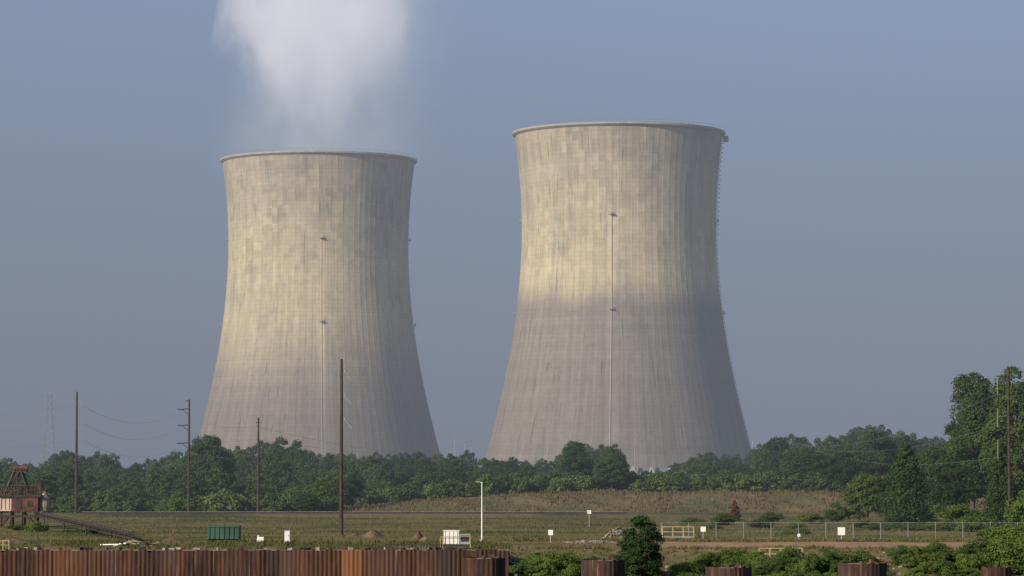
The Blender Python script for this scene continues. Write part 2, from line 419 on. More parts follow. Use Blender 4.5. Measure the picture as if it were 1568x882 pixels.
prof=[(-60,700),(0,695),(20,712),(60,700),(100,690),(140,700),(170,695),(200,710),(250,697),(275,688),(300,674),(318,665),(345,676),(380,688),(420,670),(450,678),(480,690),(540,688),(600,684),(650,690),(700,690),(740,700),(770,705),(800,698),(830,708),(860,690),(875,672),(900,680),(935,676),(955,690),(966,715),(985,732),(1005,732),(1030,715),(1060,697),(1100,690),(1140,690),(1165,680),(1200,658),(1240,668),(1290,664),(1325,650),(1370,658),(1400,672),(1430,675),(1500,650),(1640,650)]
ppx=np.array([p[0] for p in prof],float);ppy=np.array([p[1] for p in prof],float)
mass=empty('distant_tree_line')
def plant(px,D,top,parent,meshes,wr=(0.85,1.2),hbase=14.2):
    x=X_(px,D); z=Hs(x,D); h=Z_(top,D)-z
    if h<2.5: return
    me=random.choice(meshes); sz=h/hbase
    inst(me,'tree',x,D,max(sz,0.62)*random.uniform(*wr),sz,parent)
px=-60
while px<1630:
    D=random.uniform(760,880); tp=np.interp(px,ppx,ppy)+random.uniform(-9,6)
    if 960<px<1015: tp=max(tp,728)
    plant(px,D,tp,mass,FT,(0.6,0.8)); px+=random.uniform(13,28)
for row,(d0,d1,off,st) in enumerate([(700,750,(-2,20),25),(650,695,(14,36),25)]):
    px=-60
    while px<1630:
        D=random.uniform(d0,d1); tp=np.interp(px,ppx,ppy)+random.uniform(*off)
        if 960<px<1015: tp=max(tp,744)
        tp=min(tp,748); plant(px,D,tp,mass,FT,(0.7,0.95)); px+=random.uniform(st*0.6,st*1.3)
px=-60
while px<1630:
    D=random.uniform(612,645) if px>520 else random.uniform(570,640)
    tp=random.uniform(708,746) if px<520 else random.uniform(714,746)
    if 950<px<1025: tp=max(tp,744)
    plant(px,D,tp,mass,[FT[0],FT[1],FT[3],FT[5],FT[6]],(0.85,1.15)); px+=random.uniform(16,34)
shr=empty('woodland_edge_shrubs')
px=-60
while px<1630:
    lim=592 if px<520 else 618
    D=lim-random.uniform(0,30 if px<520 else 8); x=X_(px,D)
    s=random.uniform(0.5,1.25); inst(random.choice(SH),'shrub',x,D,s*random.uniform(.9,1.3),s,shr); px+=random.uniform(5,11)

NB=[treemesh('broadleaf_tall','broad',23,14,71,95,300,0.24,LEAF,0.08),treemesh('broadleaf_b','broad',23,13,72,85,300,0.24,LEAF,0.10),
    treemesh('broadleaf_c','broad',12,9,73,45,280,0.19,LEAFD,0.05),treemesh('broadleaf_d','dome',10,8,74,44,260,0.18,LEAF,0.05,(0.1,0.18))]
NC=[treemesh('cedar_a','conifer',12,9,75,80,220,0.18,LEAFD),treemesh('cedar_b','broad',7,5,76,60,240,0.12,LEAFD,0.0,(0.11,0.19))]
NS=[treemesh('bush_a','shrub',3,4,81,26,240,0.11,LEAFL),treemesh('bush_b','shrub',3,4,82,26,240,0.11,LEAF),treemesh('bush_c','shrub',3,4,83,22,240,0.10,LEAFL),treemesh('bush_red','conifer',3,2.0,84,22,150,0.10,LEAFR)]
def named(me,name,px,D,top,w,h0,w0):
    x=X_(px,D); z=Hs(x,D); h=Z_(top,D)-z
    o=inst(me,name,x,D,(w/F*D)/w0,h/h0); return o
named(NB[0],'broadleaf_tree',1488,490,562,118,23,14)
named(NB[1],'broadleaf_tree',1550,470,556,120,23,13)
named(NB[1],'broadleaf_tree',1600,480,590,120,23,13)
named(NB[0],'broadleaf_tree',1515,530,606,150,23,14)
named(NB[2],'broadleaf_tree',1470,500,625,80,12,9)
named(NC[0],'cedar_tree',1386,450,676,98,12,9)
named(NC[0],'cedar_tree',1532,420,672,80,12,9)
named(NB[3],'broadleaf_tree',1328,470,722,75,10,8)
named(NB[2],'broadleaf_tree',1462,470,702,95,12,9)
named(NB[3],'broadleaf_tree',1432,520,680,80,10,8)
named(NB[2],'broadleaf_tree',1290,590,690,80,12,9)
named(NB[2],'broadleaf_tree',1345,600,656,90,12,9)
named(NB[3],'broadleaf_tree',1240,620,690,90,10,8)
named(NB[2],'broadleaf_tree',541,585,724,42,12,9)
named(NB[3],'broadleaf_tree',936,612,692,60,10,8)
named(NB[2],'broadleaf_tree',880,640,674,64,12,9)
named(NB[2],'broadleaf_tree',322,620,664,90,12,9)
named(NB[3],'broadleaf_tree',467,560,752,50,10,8)
named(NC[1],'cedar_tree',980,296,784,80,7,5)
named(NS[3],'red_leaf_shrub',1124,478,764,24,3,2.0)
bl=[(60,400,792,52,0),(30,405,800,46,1),(140,385,806,34,1),(182,385,812,30,0),(108,395,808,40,2),(1280,470,766,44,1),(1240,455,778,50,2),(1160,425,790,55,1),(1215,420,796,40,0),(1110,440,782,60,1),(1180,470,780,50,1),(1320,420,790,60,2),(1350,410,800,60,1),(1440,400,795,70,1),(1490,395,780,70,2),(1545,330,792,90,0),(1520,345,800,60,1),(1560,315,830,70,2),(1060,455,790,50,1),(1400,405,800,60,1),(1470,345,838,30,1),(1230,380,806,30,1),(1205,380,808,26,2),(1090,420,800,40,1),
(1470,430,760,90,2),(1568,380,740,80,1),(1420,480,760,70,2),(1350,520,745,70,1),(1300,500,770,60,2),(1380,420,795,60,2),(700,610,748,30,1),(850,600,752,24,0)]
for (px,D,top,w,k) in bl: named(NS[k],'shrub',px,D,top,w,3,4)
bank=empty('river_bank_shrubs')
random.seed(12)
px=782
while px<1640:
    D=random.uniform(284,303.5); x=X_(px,D)
    dens=0.4 if 1010<px<1075 or 770<px<800 else 1.0
    if random.random()<dens:
        s=random.uniform(0.2,0.6)
        if random.random()<0.14: s*=1.35
        inst(random.choice(NS[:3]),'shrub',x,D,s*random.uniform(0.9,1.7),s,bank)
    px+=random.uniform(1.0,3.2)
for (px,s,D) in [(1115,0.95,292),(1090,0.75,290),(1140,0.8,291),(830,0.9,298),(850,1.0,300),(875,0.8,297),(1260,0.8,300),(1240,0.7,298),(1380,0.6,300),(1480,0.8,298),(1540,1.3,300),(815,0.7,302),(1560,1.2,303)]:
    inst(random.choice(NS[:3]),'shrub',X_(px,D),D,s,s,bank)
def tufts(name,N,xr,yr,hr,mat,seed,filt=None):
    rng=np.random.default_rng(seed)
    x=rng.uniform(*xr,N);y=rng.uniform(*yr,N)
    if filt is not None: k=filt(x,y,rng); x=x[k];y=y[k];N=len(x)
    z=H(x,y)-0.03; B=4
    x=np.repeat(x,B);y=np.repeat(y,B);z=np.repeat(z,B);M=len(x)
    h=rng.uniform(hr[0],hr[1],M)*np.repeat(rng.uniform(0.5,1.2,N),B); a=rng.uniform(0,6.28,M); w=h*rng.uniform(.12,.25,M)
    dx=rng.normal(0,0.3,M)*h; dy=rng.normal(0,0.3,M)*h; ox=rng.normal(0,.15,M)
    V=np.stack([np.stack([x+ox-np.cos(a)*w,y-np.sin(a)*w,z],-1),np.stack([x+ox+np.cos(a)*w,y+np.sin(a)*w,z],-1),np.stack([x+ox+dx,y+dy,z+h],-1)],1).reshape(-1,3)
    me=fastmesh(name,V,np.arange(M*3).reshape(-1,3),[mat],None,rng.uniform(0,1,M))
    o=bpy.data.objects.new(name,me); COL.objects.link(o)
clump=lambda x,y,r:(lumps(x*1.7,y*0.6)+r.normal(0,0.5,len(x)))>0.1
tufts('field_grass',26000,(-75,70),(340,526),(0.12,0.38),GRASSM,1,clump)
tufts('dry_grass',26000,(-60,100),(547,612),(0.25,0.7),GRASSB,2,clump)
tufts('bank_grass',26000,(0,60),(282,350),(0.12,0.45),GRASSM,3,lambda x,y,r:(lumps(x*2.7,y*1.6)+r.normal(0,0.4,len(x))>-0.1)&((y<312)|(y>338)))
tufts('wall_edge_grass',9000,(-62,0),(302,340),(0.1,0.45),GRASSM,4,clump)

def rocks(name,cx,cy,rx,ry,n,smin,smax,heap,seed):
    rng=random.Random(seed); b=MB()
    for i in range(n):
        a=rng.uniform(0,6.28);q=rng.random()**0.6; x=cx+math.cos(a)*q*rx;y=cy+math.sin(a)*q*ry
        s=rng.uniform(smin,smax); z=Hs(x,y)+heap*(1-q)*rng.uniform(.6,1)
        bm=bmesh.new()
        for k in range(14):
            bm.verts.new(Vector((rng.gauss(0,1),rng.gauss(0,1),rng.gauss(0,1))).normalized()*s*rng.uniform(.75,1.1))
        bmesh.ops.convex_hull(bm,input=bm.verts)
        used=[v for v in bm.verts]; mp={v:i2 for i2,v in enumerate(used)}
        b.add([(v.co.x+x,v.co.y+y,v.co.z*0.7+z) for v in used],[tuple(mp[v] for v in f.verts) for f in bm.faces],ROCK); bm.free()
    return b.obj(name)
rocks('rock_pile',X_(945,352),352,1.8,2.5,220,0.10,0.22,1.5,1)
rocks('rock_pile',X_(905,335),335,3.2,2.5,180,0.08,0.2,0.3,2)
rocks('riprap_rocks',X_(1038,296),296,2.2,7,220,0.15,0.4,0.1,3)
rocks('riprap_rocks',X_(787,299),299,1.2,6,110,0.15,0.38,0.1,4)
rocks('riprap_rocks',X_(1300,297),297,17,8,200,0.1,0.3,0.0,5)
def mound(px,D,w,h):
    b=MB();n=20;vs=[];fs=[];x0=X_(px,D); R0=w/2; rings=7
    for j in range(rings+1):
        q=j/rings
        for i in range(n):
            a=6.283*i/n; r=R0*(1-q)*(1+0.2*math.sin(3*a+px)+0.1*math.sin(7*a)); vs.append((x0+r*math.cos(a),D+r*math.sin(a),Hs(x0,D)-0.1+h*(q**1.3)*(1+0.12*math.sin(5*a+j))))
    for j in range(rings):
        for i in range(n): fs.append((j*n+i,j*n+(i+1)%n,(j+1)*n+(i+1)%n,(j+1)*n+i))
    b.add(vs,fs,MOUND); b.obj('soil_mound',smooth=True)
for p in [(572,360,4.2,1.0),(545,362,3.0,0.6),(641,345,2.2,1.1),(652,343,2.0,0.7),(20,330,6,0.8),(270,345,4,0.6),(620,335,3,0.4)]: mound(*p)

# ---------------------------------------------------------------- sheet pile
rm,t=newmat('rusty_sheet_pile')
pos=t.n('ShaderNodeNewGeometry').outputs['Position']; tint=t.n('ShaderNodeAttribute',attribute_name='var').outputs['Fac']
na=t.noise(t.scalev(pos,(2.2,2.2,0.25)),1.0,6,0.7); nb=t.noise(t.scalev(pos,(0.35,0.35,0.1)),1.0,4,0.6); nc=t.noise(t.scalev(pos,(4,4,0.10)),1.0,3,0.6)
c=t.mix(t.mr(na,0.3,0.7),(0.020,0.013,0.012),(0.090,0.044,0.032))
c=t.mix(t.m('MULTIPLY',t.mr(nb,0.46,0.60),0.75),c,(0.055,0.040,0.040))
c=t.mix(t.m('MULTIPLY',t.mr(nc,0.62,0.70),0.75),c,(0.30,0.21,0.15))
c=t.mix(tint,c,(0.28,0.12,0.05))
t.surf(c,0.85,bump=na,bs=0.5,bd=0.06,spec=0.15)
def sheet(path,ztop,zbot,name,tints,parent=None,closed=False,pitch=0.42,depth=0.045):
    P=[Vector((a,b,0)) for a,b in path]
    if closed: P.append(P[0])
    L=[0]
    for i in range(1,len(P)): L.append(L[-1]+(P[i]-P[i-1]).length)
    tot=L[-1]; n=int(tot/(pitch/4)); vs=[];fs=[];var=[]
    rg=random.Random(len(path)); jit=0
    for i in range(n+1):
        s=tot*i/n; k=min(len(L)-2,max(0,int(np.searchsorted(L,s)-1))); q=(s-L[k])/max(1e-6,(L[k+1]-L[k]))
        p=P[k].lerp(P[k+1],q); d=(P[k+1]-P[k]).normalized(); nn=Vector((d.y,-d.x,0))
        if i%4==0: jit=rg.uniform(-0.07,0.07)+(rg.random()<0.08)*rg.uniform(-.25,.2); jt=rg.uniform(-0.12,0.12)
        off=(depth if i%4 in(0,1) else -depth)*(1+jt*4)+jt*0.25
        pp=p+nn*off
        tt=tints(p.x) if callable(tints) else tints
        zt=ztop+jit
        vs+= [(pp.x,pp.y,zbot),(pp.x,pp.y,zt)]
        if i<n: fs.append((2*i,2*i+2,2*i+3,2*i+1)); var.append(max(0,tt+jt*0.7))
    me=fastmesh(name,np.array(vs),np.array(fs),[rm],None,np.array(var))
    o=bpy.data.objects.new(name,me); COL.objects.link(o); 
    if parent: o.parent=parent
    return o
wallE=empty('sheet_pile_wall')
bounds=[-260,-80,85,165,250,333,430,523,558,640,706]
path=[]
for a,b_ in zip(bounds[:-1],bounds[1:]):
    xa,xb=X_(a,299.6),X_(b_,299.6); bul=min(0.045*(xb-xa),0.28)
    for k in range(12):
        q=k/12; path.append((xa+(xb-xa)*q,299.6-bul*math.sin(math.pi*q)))
path.append((X_(706,299.6),299.6)); path.append((X_(780,300),299.9))
def tn(x):
    p=x/299.6*F+CX
    for a,b_,v in ((-300,50,0.02),(50,85,0.16),(85,165,0.22),(165,250,0.05),(250,333,0.07),(333,430,0.02),(430,523,0.14),(523,558,0.6),(558,640,0.12)):
        if a<=p<b_: return v
    return 0.03
sheet(path,0.12,-8.5,'sheet_piles',tn,wallE)
b=MB()
for i in range(len(path)-1):
    (xa,ya),(xb,yb)=path[i],path[i+1]
    b.add([(xa,ya+0.12,0.05),(xb,yb+0.12,0.05),(xb,303.4,0.05),(xa,303.4,0.05)],[(0,1,2,3)],CONC)
b.obj('cap_fill',parent=wallE)
b=MB(); random.seed(77)
for i in range(44):
    px_=random.uniform(-10,700); x=X_(px_,301); 
    b.box((x,301+random.uniform(-.4,1.2),0.05+0.12),(random.uniform(.2,1.1),random.uniform(.2,.5),random.uniform(.15,.4)),random.choice([CONC,DARKST,ROCK,WOOD]),rot=random.uniform(0,3))
b.obj('cap_debris')
b=MB()
for (a,c_) in [(-20,16),(590,700)]:
    n=int((c_-a)/9)
    for i in range(n+1):
        x=X_(a+(c_-a)*i/n,300.6); b.beam((x,300.6,0.05),(x,300.6,0.1+(0.95 if a<0 else 0.6)),0.05,YEL if a<0 else DARKST,n=5)
    for zz in (0.55,0.95) if a<0 else (0.62,):
        b.beam((X_(a,300.6),300.6,zz),(X_(c_,300.6),300.6,zz),0.035,YEL if a<0 else DARKST,n=5)
b.obj('edge_railing')
for (px,top,wpx,D) in [(741,854,66,282),(923,857,66,278),(1115,868,70,278),(1318,862,74,278),(1523,868,46,278),(1620,862,60,278)]:
    root=empty('mooring_cell',(X_(px,D),D,0)); r=wpx/2/F*D; zt=Z_(top,D-r)
    pth=[(r*math.cos(a),r*math.sin(a)) for a in np.linspace(0,2*math.pi,28)[:-1]]
    o=sheet(pth,zt,-9,'cell_piles',0.0,root,True,depth=0.025)
    b=MB(); b.add([(x*0.96,y*0.96,zt-0.1) for x,y in pth],[tuple(range(len(pth)))],CONC)
    b.beam((0,0,zt-0.1),(0,0,zt+0.15),0.2,DARKST); b.obj('cell_fill',parent=root)

# ---------------------------------------------------------------- poles, wires
def upole(px,D,top,kind):
    x=X_(px,D); z0=Hs(x,D); h=Z_(top,D)-z0; b=MB()
    b.beam((0,0,-1),(0,0,h),0.27 if kind!='right' else .2,WOOD,0.15,n=10)
    att=[]
    if kind=='arms':
        for dz in (1.6,4.4,7.5):
            b.beam((0.1,0,h-dz),(-2.1,0,h-dz-0.15),0.09,WOOD,n=5); b.beam((0,0,h-dz-1.1),(-1.3,0,h-dz-0.1),0.05,WOOD,n=4)
            b.beam((-2.0,0,h-dz-0.15),(-2.0,0,h-dz-0.9),0.07,GREY,n=5); att.append((-2.0,h-dz-0.9))
        b.beam((-0.7,0,h-0.3),(0.2,0,h-0.1),0.06,WOOD,n=4)
    elif kind in('davit','right'):
        for dz in ((1.7,4.6,7.4) if kind=='davit' else (1.5,5.5,9.5)):
            sg=1 if kind=='davit' else -1
            b.beam((0,0,h-dz+0.3),(sg*0.45,0,h-dz+0.3),0.06,GREY,n=5)
            a=Vector((sg*0.35,0,h-dz+0.25)); c=Vector((sg*1.15,0,h-dz-0.75)) if kind=='davit' else Vector((sg*1.4,0,h-dz-1.9))
            if kind=='right': a=Vector((-1.4,0,h-dz+0.25)); b.beam((0,0,h-dz+0.3),(-1.5,0,h-dz+0.3),0.07,WOOD,n=5)
            for k in range(7):
                p=a.lerp(c,k/6); q=a.lerp(c,(k+0.45)/6); b.beam(p,q,0.08 if kind=='right' else 0.1,GREY if kind=='right' else WHITE,0.05,n=8)
            b.beam(a,c,0.03,GREY,n=4); att.append((c.x,c.z))
    else:
        b.beam((-0.5,0,h-0.8),(0.5,0,h-0.8),0.06,WOOD,n=4); b.beam((-0.45,0,h-0.8),(-0.45,0,h-1.5),.06,GREY,n=5)
        for dz in (3.2,6.0): b.beam((0,0,h-dz),(-0.5,0,h-dz-0.5),0.06,GREY,n=5)
        att=[(-0.45,h-1.5),(-0.5,h-3.7),(-0.5,h-6.5)]
    b.obj('utility_pole',(x,D,z0)); return [(x+ax,D,z0+az) for ax,az in att]
A1=upole(118,535,600,'davit'); A2=upole(290,552,612,'arms'); A3=upole(396,548,640,'plain'); A4=upole(523,378,550,'davit'); A5=upole(1544,400,562,'right')
wb=MB()
def wire(p,q,sag,r=0.018,n=24):
    p=Vector(p);q=Vector(q);pr=p
    for i in range(1,n+1):
        s=i/n; c=p.lerp(q,s); c.z-=sag*4*s*(1-s); wb.beam(pr,c,r,WIRE,n=3,cap=False); pr=c
for i in range(3):
    wire(A1[i],A2[i],2.2); wire(A1[i],(-260,520,A1[i][2]-1),5)
    wire(A2[i],A3[i],1.0)
    wire(A3[i],(X_(760,1300),1300,18+3*i),4)
    wire(A5[i],(X_(1150,900),900,20+2.5*i),6); wire(A5[i],(X_(1900,330),330,16+3*i),3)
wb.obj('power_lines')
b=MB(); D=337;x=X_(738,D)
h=Z_(738,D); b.beam((0,0,-0.3),(0,0,h),0.08,WHITE,0.05,n=8); b.beam((0,0,h-0.1),(-0.35,0,h+0.05),0.04,WHITE,n=5); b.box((-0.45,0,h+0.03),(0.4,0.22,0.12),GREY); b.beam((0,0,0),(0,0,0.35),0.22,CONC,n=8)
b.obj('light_pole',(x,D,0))
b=MB(); D=900; b.beam((0,0,0),(0,0,16),0.13,GREY,0.08); b.box((0.4,0,16),(1.2,0.4,0.25),GREY); b.beam((-1.0,0,14),(1.0,0,14),0.08,GREY); b.obj('light_pole',(X_(972,D),D,Hs(X_(972,D),D)))
for px,tp in((697,672),(712,680),(1152,672),(722,684)):
    b=MB(); D=1000; h=Z_(tp,D); b.beam((0,0,0),(0,0,h),0.2,GREY,0.12); b.beam((-1.2,0,h-0.6),(1.2,0,h-0.6),0.1,GREY); b.obj('light_pole',(X_(px,D),D,0))
def pylon(px,D,top):
    b=MB(); h=Z_(top,D); 
    def W(z): return 3.2*(1-z/h)**1.0*1.0+0.9 if z<h*0.6 else 0.9+3.2*0.4*(1-(z-h*0.6)/(h*0.4))*0.6
    zs=[h*k/12 for k in range(13)]
    for z0,z1 in zip(zs[:-1],zs[1:]):
        a,c=W(z0),W(z1)
        cs0=[(-a,-a),(a,-a),(a,a),(-a,a)];cs1=[(-c,-c),(c,-c),(c,c),(-c,c)]
        for k in range(4):
            k2=(k+1)%4
            b.beam((*cs0[k],z0),(*cs1[k],z1),0.13,GREY,n=4,cap=False); b.beam((*cs0[k],z0),(*cs1[k2],z1),0.06,GREY,n=3,cap=False); b.beam((*cs0[k2],z0),(*cs1[k],z1),0.06,GREY,n=3,cap=False)
    for z,wd in((h*0.98,6.5),(h*0.86,8),(h*0.74,7)):
        for s in(-1,1):
            b.beam((0,0,z+0.8),(s*wd,0,z),0.11,GREY,n=4); b.beam((0,0,z-0.8),(s*wd,0,z),0.11,GREY,n=4); b.beam((s*wd,0,z),(s*wd,0,z-2),0.1,GREY,n=4)
    b.obj('transmission_pylon',(X_(px,D),D,0))
pylon(76,1750,604)
# ---------------------------------------------------------------- yard objects
def sign(px,D,top,w,h):
    x=X_(px,D); z0=Hs(x,D); zt=Z_(top,D)-z0; b=MB()
    b.beam((0,0.04,-0.2),(0,0.04,zt),0.05,GREY,n=6); b.box((0,0,zt-h/2),(w,0.04,h),WHITE); b.box((0,0.03,zt-h/2),(w*0.8,0.02,0.06),GREY)
    b.obj('sign_board',(x,D,z0))
sign(843,335,811,0.5,0.55); sign(902,430,781,0.5,0.5); sign(1076,345,806,0.55,0.55); sign(1287,345,807,0.8,0.85); sign(1222,345,817,0.3,0.3)
b=MB(); b.box((0,0,0.75),(0.55,0.5,1.1),WHITE); b.box((0,-0.26,0.75),(0.45,0.02,0.95),WHITE); b.box((0,0,0.1),(0.8,0.7,0.2),CONC); b.box((0,0,1.34),(0.65,0.6,0.08),GREY); b.box((0.15,-0.28,0.8),(0.04,0.03,0.15),DARKST)
b.obj('utility_cabinet',(X_(441,333),333,0))
b=MB(); D=340; L=3.4
b.box((0,0,0.95),(L,1.8,1.3),GREEN); 
for k in range(7): b.box((-L/2+0.15+k*(L-0.3)/6,-0.94,0.95),(0.1,0.08,1.2),GREEN)
b.box((0,-0.93,1.62),(L+0.1,0.12,0.12),GREEN); b.box((0,0.93,1.62),(L+0.1,0.12,0.12),GREEN); b.box((-0.85,0,1.66),(1.6,1.7,0.06),DARKST,tilt=0.06); b.box((0.85,0,1.66),(1.6,1.7,0.06),GREEN,tilt=-0.06)
for sx in(-1.3,1.3):
    for sy in(-.7,.7): b.beam((sx,sy-0.05,0.15),(sx,sy+0.05,0.15),0.15,DARKST,n=10)
b.box((-0.3,0,0.25),(L*0.9,1.4,0.12),DARKST)
b.obj('green_dumpster',(X_(345,D),D,0))
b=MB(); b.box((-0.35,0,1.0),(1.5,1.4,1.3),WHITE); b.box((0.95,0,0.85),(1.1,1.3,1.0),GREY); b.box((0,0,0.22),(3.0,1.6,0.18),DARKST)
b.box((0.95,-0.66,0.9),(0.8,0.02,0.6),DARKST); b.box((-0.35,0,1.68),(1.6,1.5,0.06),WHITE)
for k in range(4): b.box((-0.95+k*0.4,-0.72,1.0),(0.04,0.03,1.2),GREY)
for x in(-1.4,-1.15,1.5): b.beam((x,-0.9,0),(x,-0.9,1.1),0.04,YEL)
b.beam((-1.4,-0.9,1.1),(1.5,-0.9,1.1),0.03,YEL); b.beam((0.2,0,1.6),(0.2,0,2.0),0.08,DARKST)
b.obj('pump_skid',(X_(697,309),309,0.1))
b=MB(); b.box((0,0,0.3),(0.7,0.6,0.5),WHITE); b.beam((-0.2,0,0.55),(-0.2,0,0.75),0.15,GREY,n=8); b.obj('utility_box',(X_(400,338),338,0))
b=MB(); random.seed(3)
for k in range(26):
    x=random.uniform(-2.3,2.3); b.box((x,random.uniform(-1,1),0.2+random.random()*0.35*(1-abs(x)/2.5)),(random.uniform(.8,2.2),0.12,0.1),WHITE if k%7==0 else CONC if k%2 else WOOD,rot=random.uniform(-.9,.9),tilt=random.uniform(-.3,.3))
b.obj('scrap_timber_pile',(X_(205,318),318,0))
b=MB(); D=351; x0,x1=X_(1012,D),X_(1640,D); n=int((x1-x0)/3)
for i in range(n+1):
    x=x0+(x1-x0)*i/n; z=Hs(x,D); b.beam((x,D,z-.3),(x,D,z+1.9),0.035,GREY,n=5)
for zz in(0.1,1.85): b.beam((x0,D,zz),(x1,D,zz),0.018,GREY,n=4)
x=x0
while x<x1-1:
    b.beam((x,D,0.1),(x+1.0,D,1.85),0.005,WIRE,n=3,cap=False); b.beam((x+1.0,D+.01,0.1),(x,D+.01,1.85),0.005,WIRE,n=3,cap=False); x+=0.3
b.obj('chain_link_fence')
def railing(name,px0,px1,D,zb,zt,dy=1.2,deck=True):
    b=MB(); x0,x1=X_(px0,D),X_(px1,D); n=max(3,int((x1-x0)/0.9))
    for y in(D,D+dy):
        for i in range(n+1):
            x=x0+(x1-x0)*i/n; b.beam((x,y,zb-0.6),(x,y,zt),0.035,YEL,n=5)
        for q in(0.5,1.0): b.beam((x0,y,zb+(zt-zb)*q),(x1,y,zb+(zt-zb)*q),0.035,YEL,n=5)
    if deck: b.box(((x0+x1)/2,D+dy/2,zb),(x1-x0,dy,0.1),GREY)
    b.obj(name)
railing('loading_platform',1014,1062,347,0.35,1.45)
railing('gangway',1162,1228,302,-0.9,0.2)
# ---------------------------------------------------------------- conveyor loader at left
D=430; s=D/F
def Q(px,py,dy=0.0): return ((px-38)*s,dy,Z_(py,D))
b=MB()
b.box(((8-38)*s,0,Z_(770,D)),(26*s,2.2,24*s),PINK); b.box(((8-38)*s,0,Z_(757,D)),(28*s,2.4,0.15),RUSTR)
for k in range(4): b.box(((0+k*6-38)*s,-1.12,Z_(770,D)),(0.06,0.05,20*s),RUSTR)
b.box(((42-38)*s,0,Z_(772,D)),(40*s,2.6,20*s),RUSTR); b.box(((32-38)*s,-1.33,Z_(772,D)),(0.8,0.06,0.9),DARKST); b.box(((50-38)*s,-1.33,Z_(771,D)),(0.7,0.06,0.8),DARKST)
b.box(((34-38)*s,0,Z_(759,D)),(66*s,3.0,0.25),DARKST)
for dy in(-1.4,1.4):
    for k in range(9): p=Q(2+k*8,759,dy); b.beam(p,(p[0],p[1],Z_(744,D)),0.05,RUSTR,n=4)
    b.beam(Q(2,744,dy),Q(66,744,dy),0.05,RUSTR,n=4); b.beam(Q(2,751,dy),Q(66,751,dy),0.04,RUSTR,n=4)
    b.beam(Q(10,757,dy*.7),Q(25,718,dy*.5),0.14,DARKST,n=5); b.beam(Q(48,757,dy*.7),Q(33,718,dy*.5),0.14,DARKST,n=5); b.beam(Q(28,757,dy*.7),Q(29,718,dy*.5),0.09,DARKST,n=5)
    b.beam(Q(16,740,dy*.6),Q(42,740,dy*.6),0.08,DARKST,n=4); b.beam(Q(14,745,dy*.6),Q(33,722,dy*.6),0.07,RUSTR,n=4)
b.beam(Q(20,717,0),Q(44,717,0),0.42,RUSTR,n=12); b.box((Q(30,722)[0],0,Q(30,722)[2]),(26*s,1.6,0.2),DARKST); b.beam(Q(28,717),Q(28,710),0.1,DARKST)
b.beam(Q(60,760),Q(62,738),0.06,DARKST); b.box((Q(61,745)[0],0,Q(61,745)[2]),(0.5,0.5,0.9),DARKST)
for dy in(-1.2,1.2):
    for px in(2,20,38,58): b.beam(Q(px,784,dy),(Q(px,0)[0],dy,-0.3),0.16,RUSTR,n=5)
    b.beam((Q(2,0)[0],dy,0),Q(20,784,dy),0.08,RUSTR,n=4); b.beam((Q(58,0)[0],dy,0),Q(38,784,dy),0.08,RUSTR,n=4)
for k in range(5):
    z0=Z_(782-k*6,D);z1=Z_(776-k*6,D); r=[0.7,0.85,0.85,0.75,0.45,0.1]; b.beam(((70-38)*s,0,z0),((70-38)*s,0,z1),r[k],CONC,r[k+1],n=14)
b.box((Q(36,790)[0],0,Q(36,790)[2]),(74*s,2.6,0.3),DARKST)
b.obj('conveyor_loader',(X_(38,D),D,0))
b=MB(); p0=Vector((X_(60,425),425,Z_(790,425))); p1=Vector((X_(215,330),330,0.4))
n=26
for i in range(n):
    a=p0.lerp(p1,i/n); c=p0.lerp(p1,(i+1)/n)
    for dx in(-0.5,0.5):
        va=a+Vector((dx,0,0));vc=c+Vector((dx,0,0)); up=Vector((0,0,0.55))
        b.beam(va,vc,0.05,DARKST,n=4,cap=False); b.beam(va+up,vc+up,0.05,DARKST,n=4,cap=False); b.beam(va,vc+up,0.03,RUSTR,n=4,cap=False); b.beam(va,va+up,0.03,RUSTR,n=4,cap=False)
    b.add([a+Vector((-.45,0,.3)),a+Vector((.45,0,.3)),c+Vector((.45,0,.3)),c+Vector((-.45,0,.3))],[(0,1,2,3)],DARKST)
    if i%6==2: b.beam((a.x,a.y,-0.2),a,0.1,DARKST)
b.obj('inclined_conveyor')

# ---------------------------------------------------------------- steam plume
pm,t=newmat('steam'); 
ob=t.n('ShaderNodeTexCoord').outputs['Object']; sp=t.n('ShaderNodeSeparateXYZ',inp={0:ob}); x,y,z=sp.outputs
wv=t.n('ShaderNodeTexNoise',inp={'Vector':t.scalev(ob,(1,1,0.7)),'Scale':0.036,'Detail':5,'Roughness':0.62}).outputs[0]
ax=t.mr(z,160,225,5.0,-3.0); rad=t.mr(z,156,178,52.0,44.0); rad=t.m('ADD',rad,t.mr(z,182,220,0.0,5.0))
dx=t.m('SUBTRACT',x,ax); r=t.m('SQRT',t.m('ADD',t.m('MULTIPLY',dx,dx),t.m('MULTIPLY',y,y))); q=t.m('DIVIDE',r,rad)
core=t.m('SUBTRACT',1.0,q)
wid=t.mr(z,158,210,0.60,1.1)
d=t.m('ADD',t.m('SUBTRACT',core,t.m('SUBTRACT',1.05,wid)),t.m('MULTIPLY',t.m('SUBTRACT',wv,0.5),3.0))
d=t.mr(d,-0.05,0.85)
g1=t.m('ADD',t.mr(z,158,186,0.005,0.013),t.mr(z,182,226,0.0,0.030))
d=t.m('MULTIPLY',d,g1)
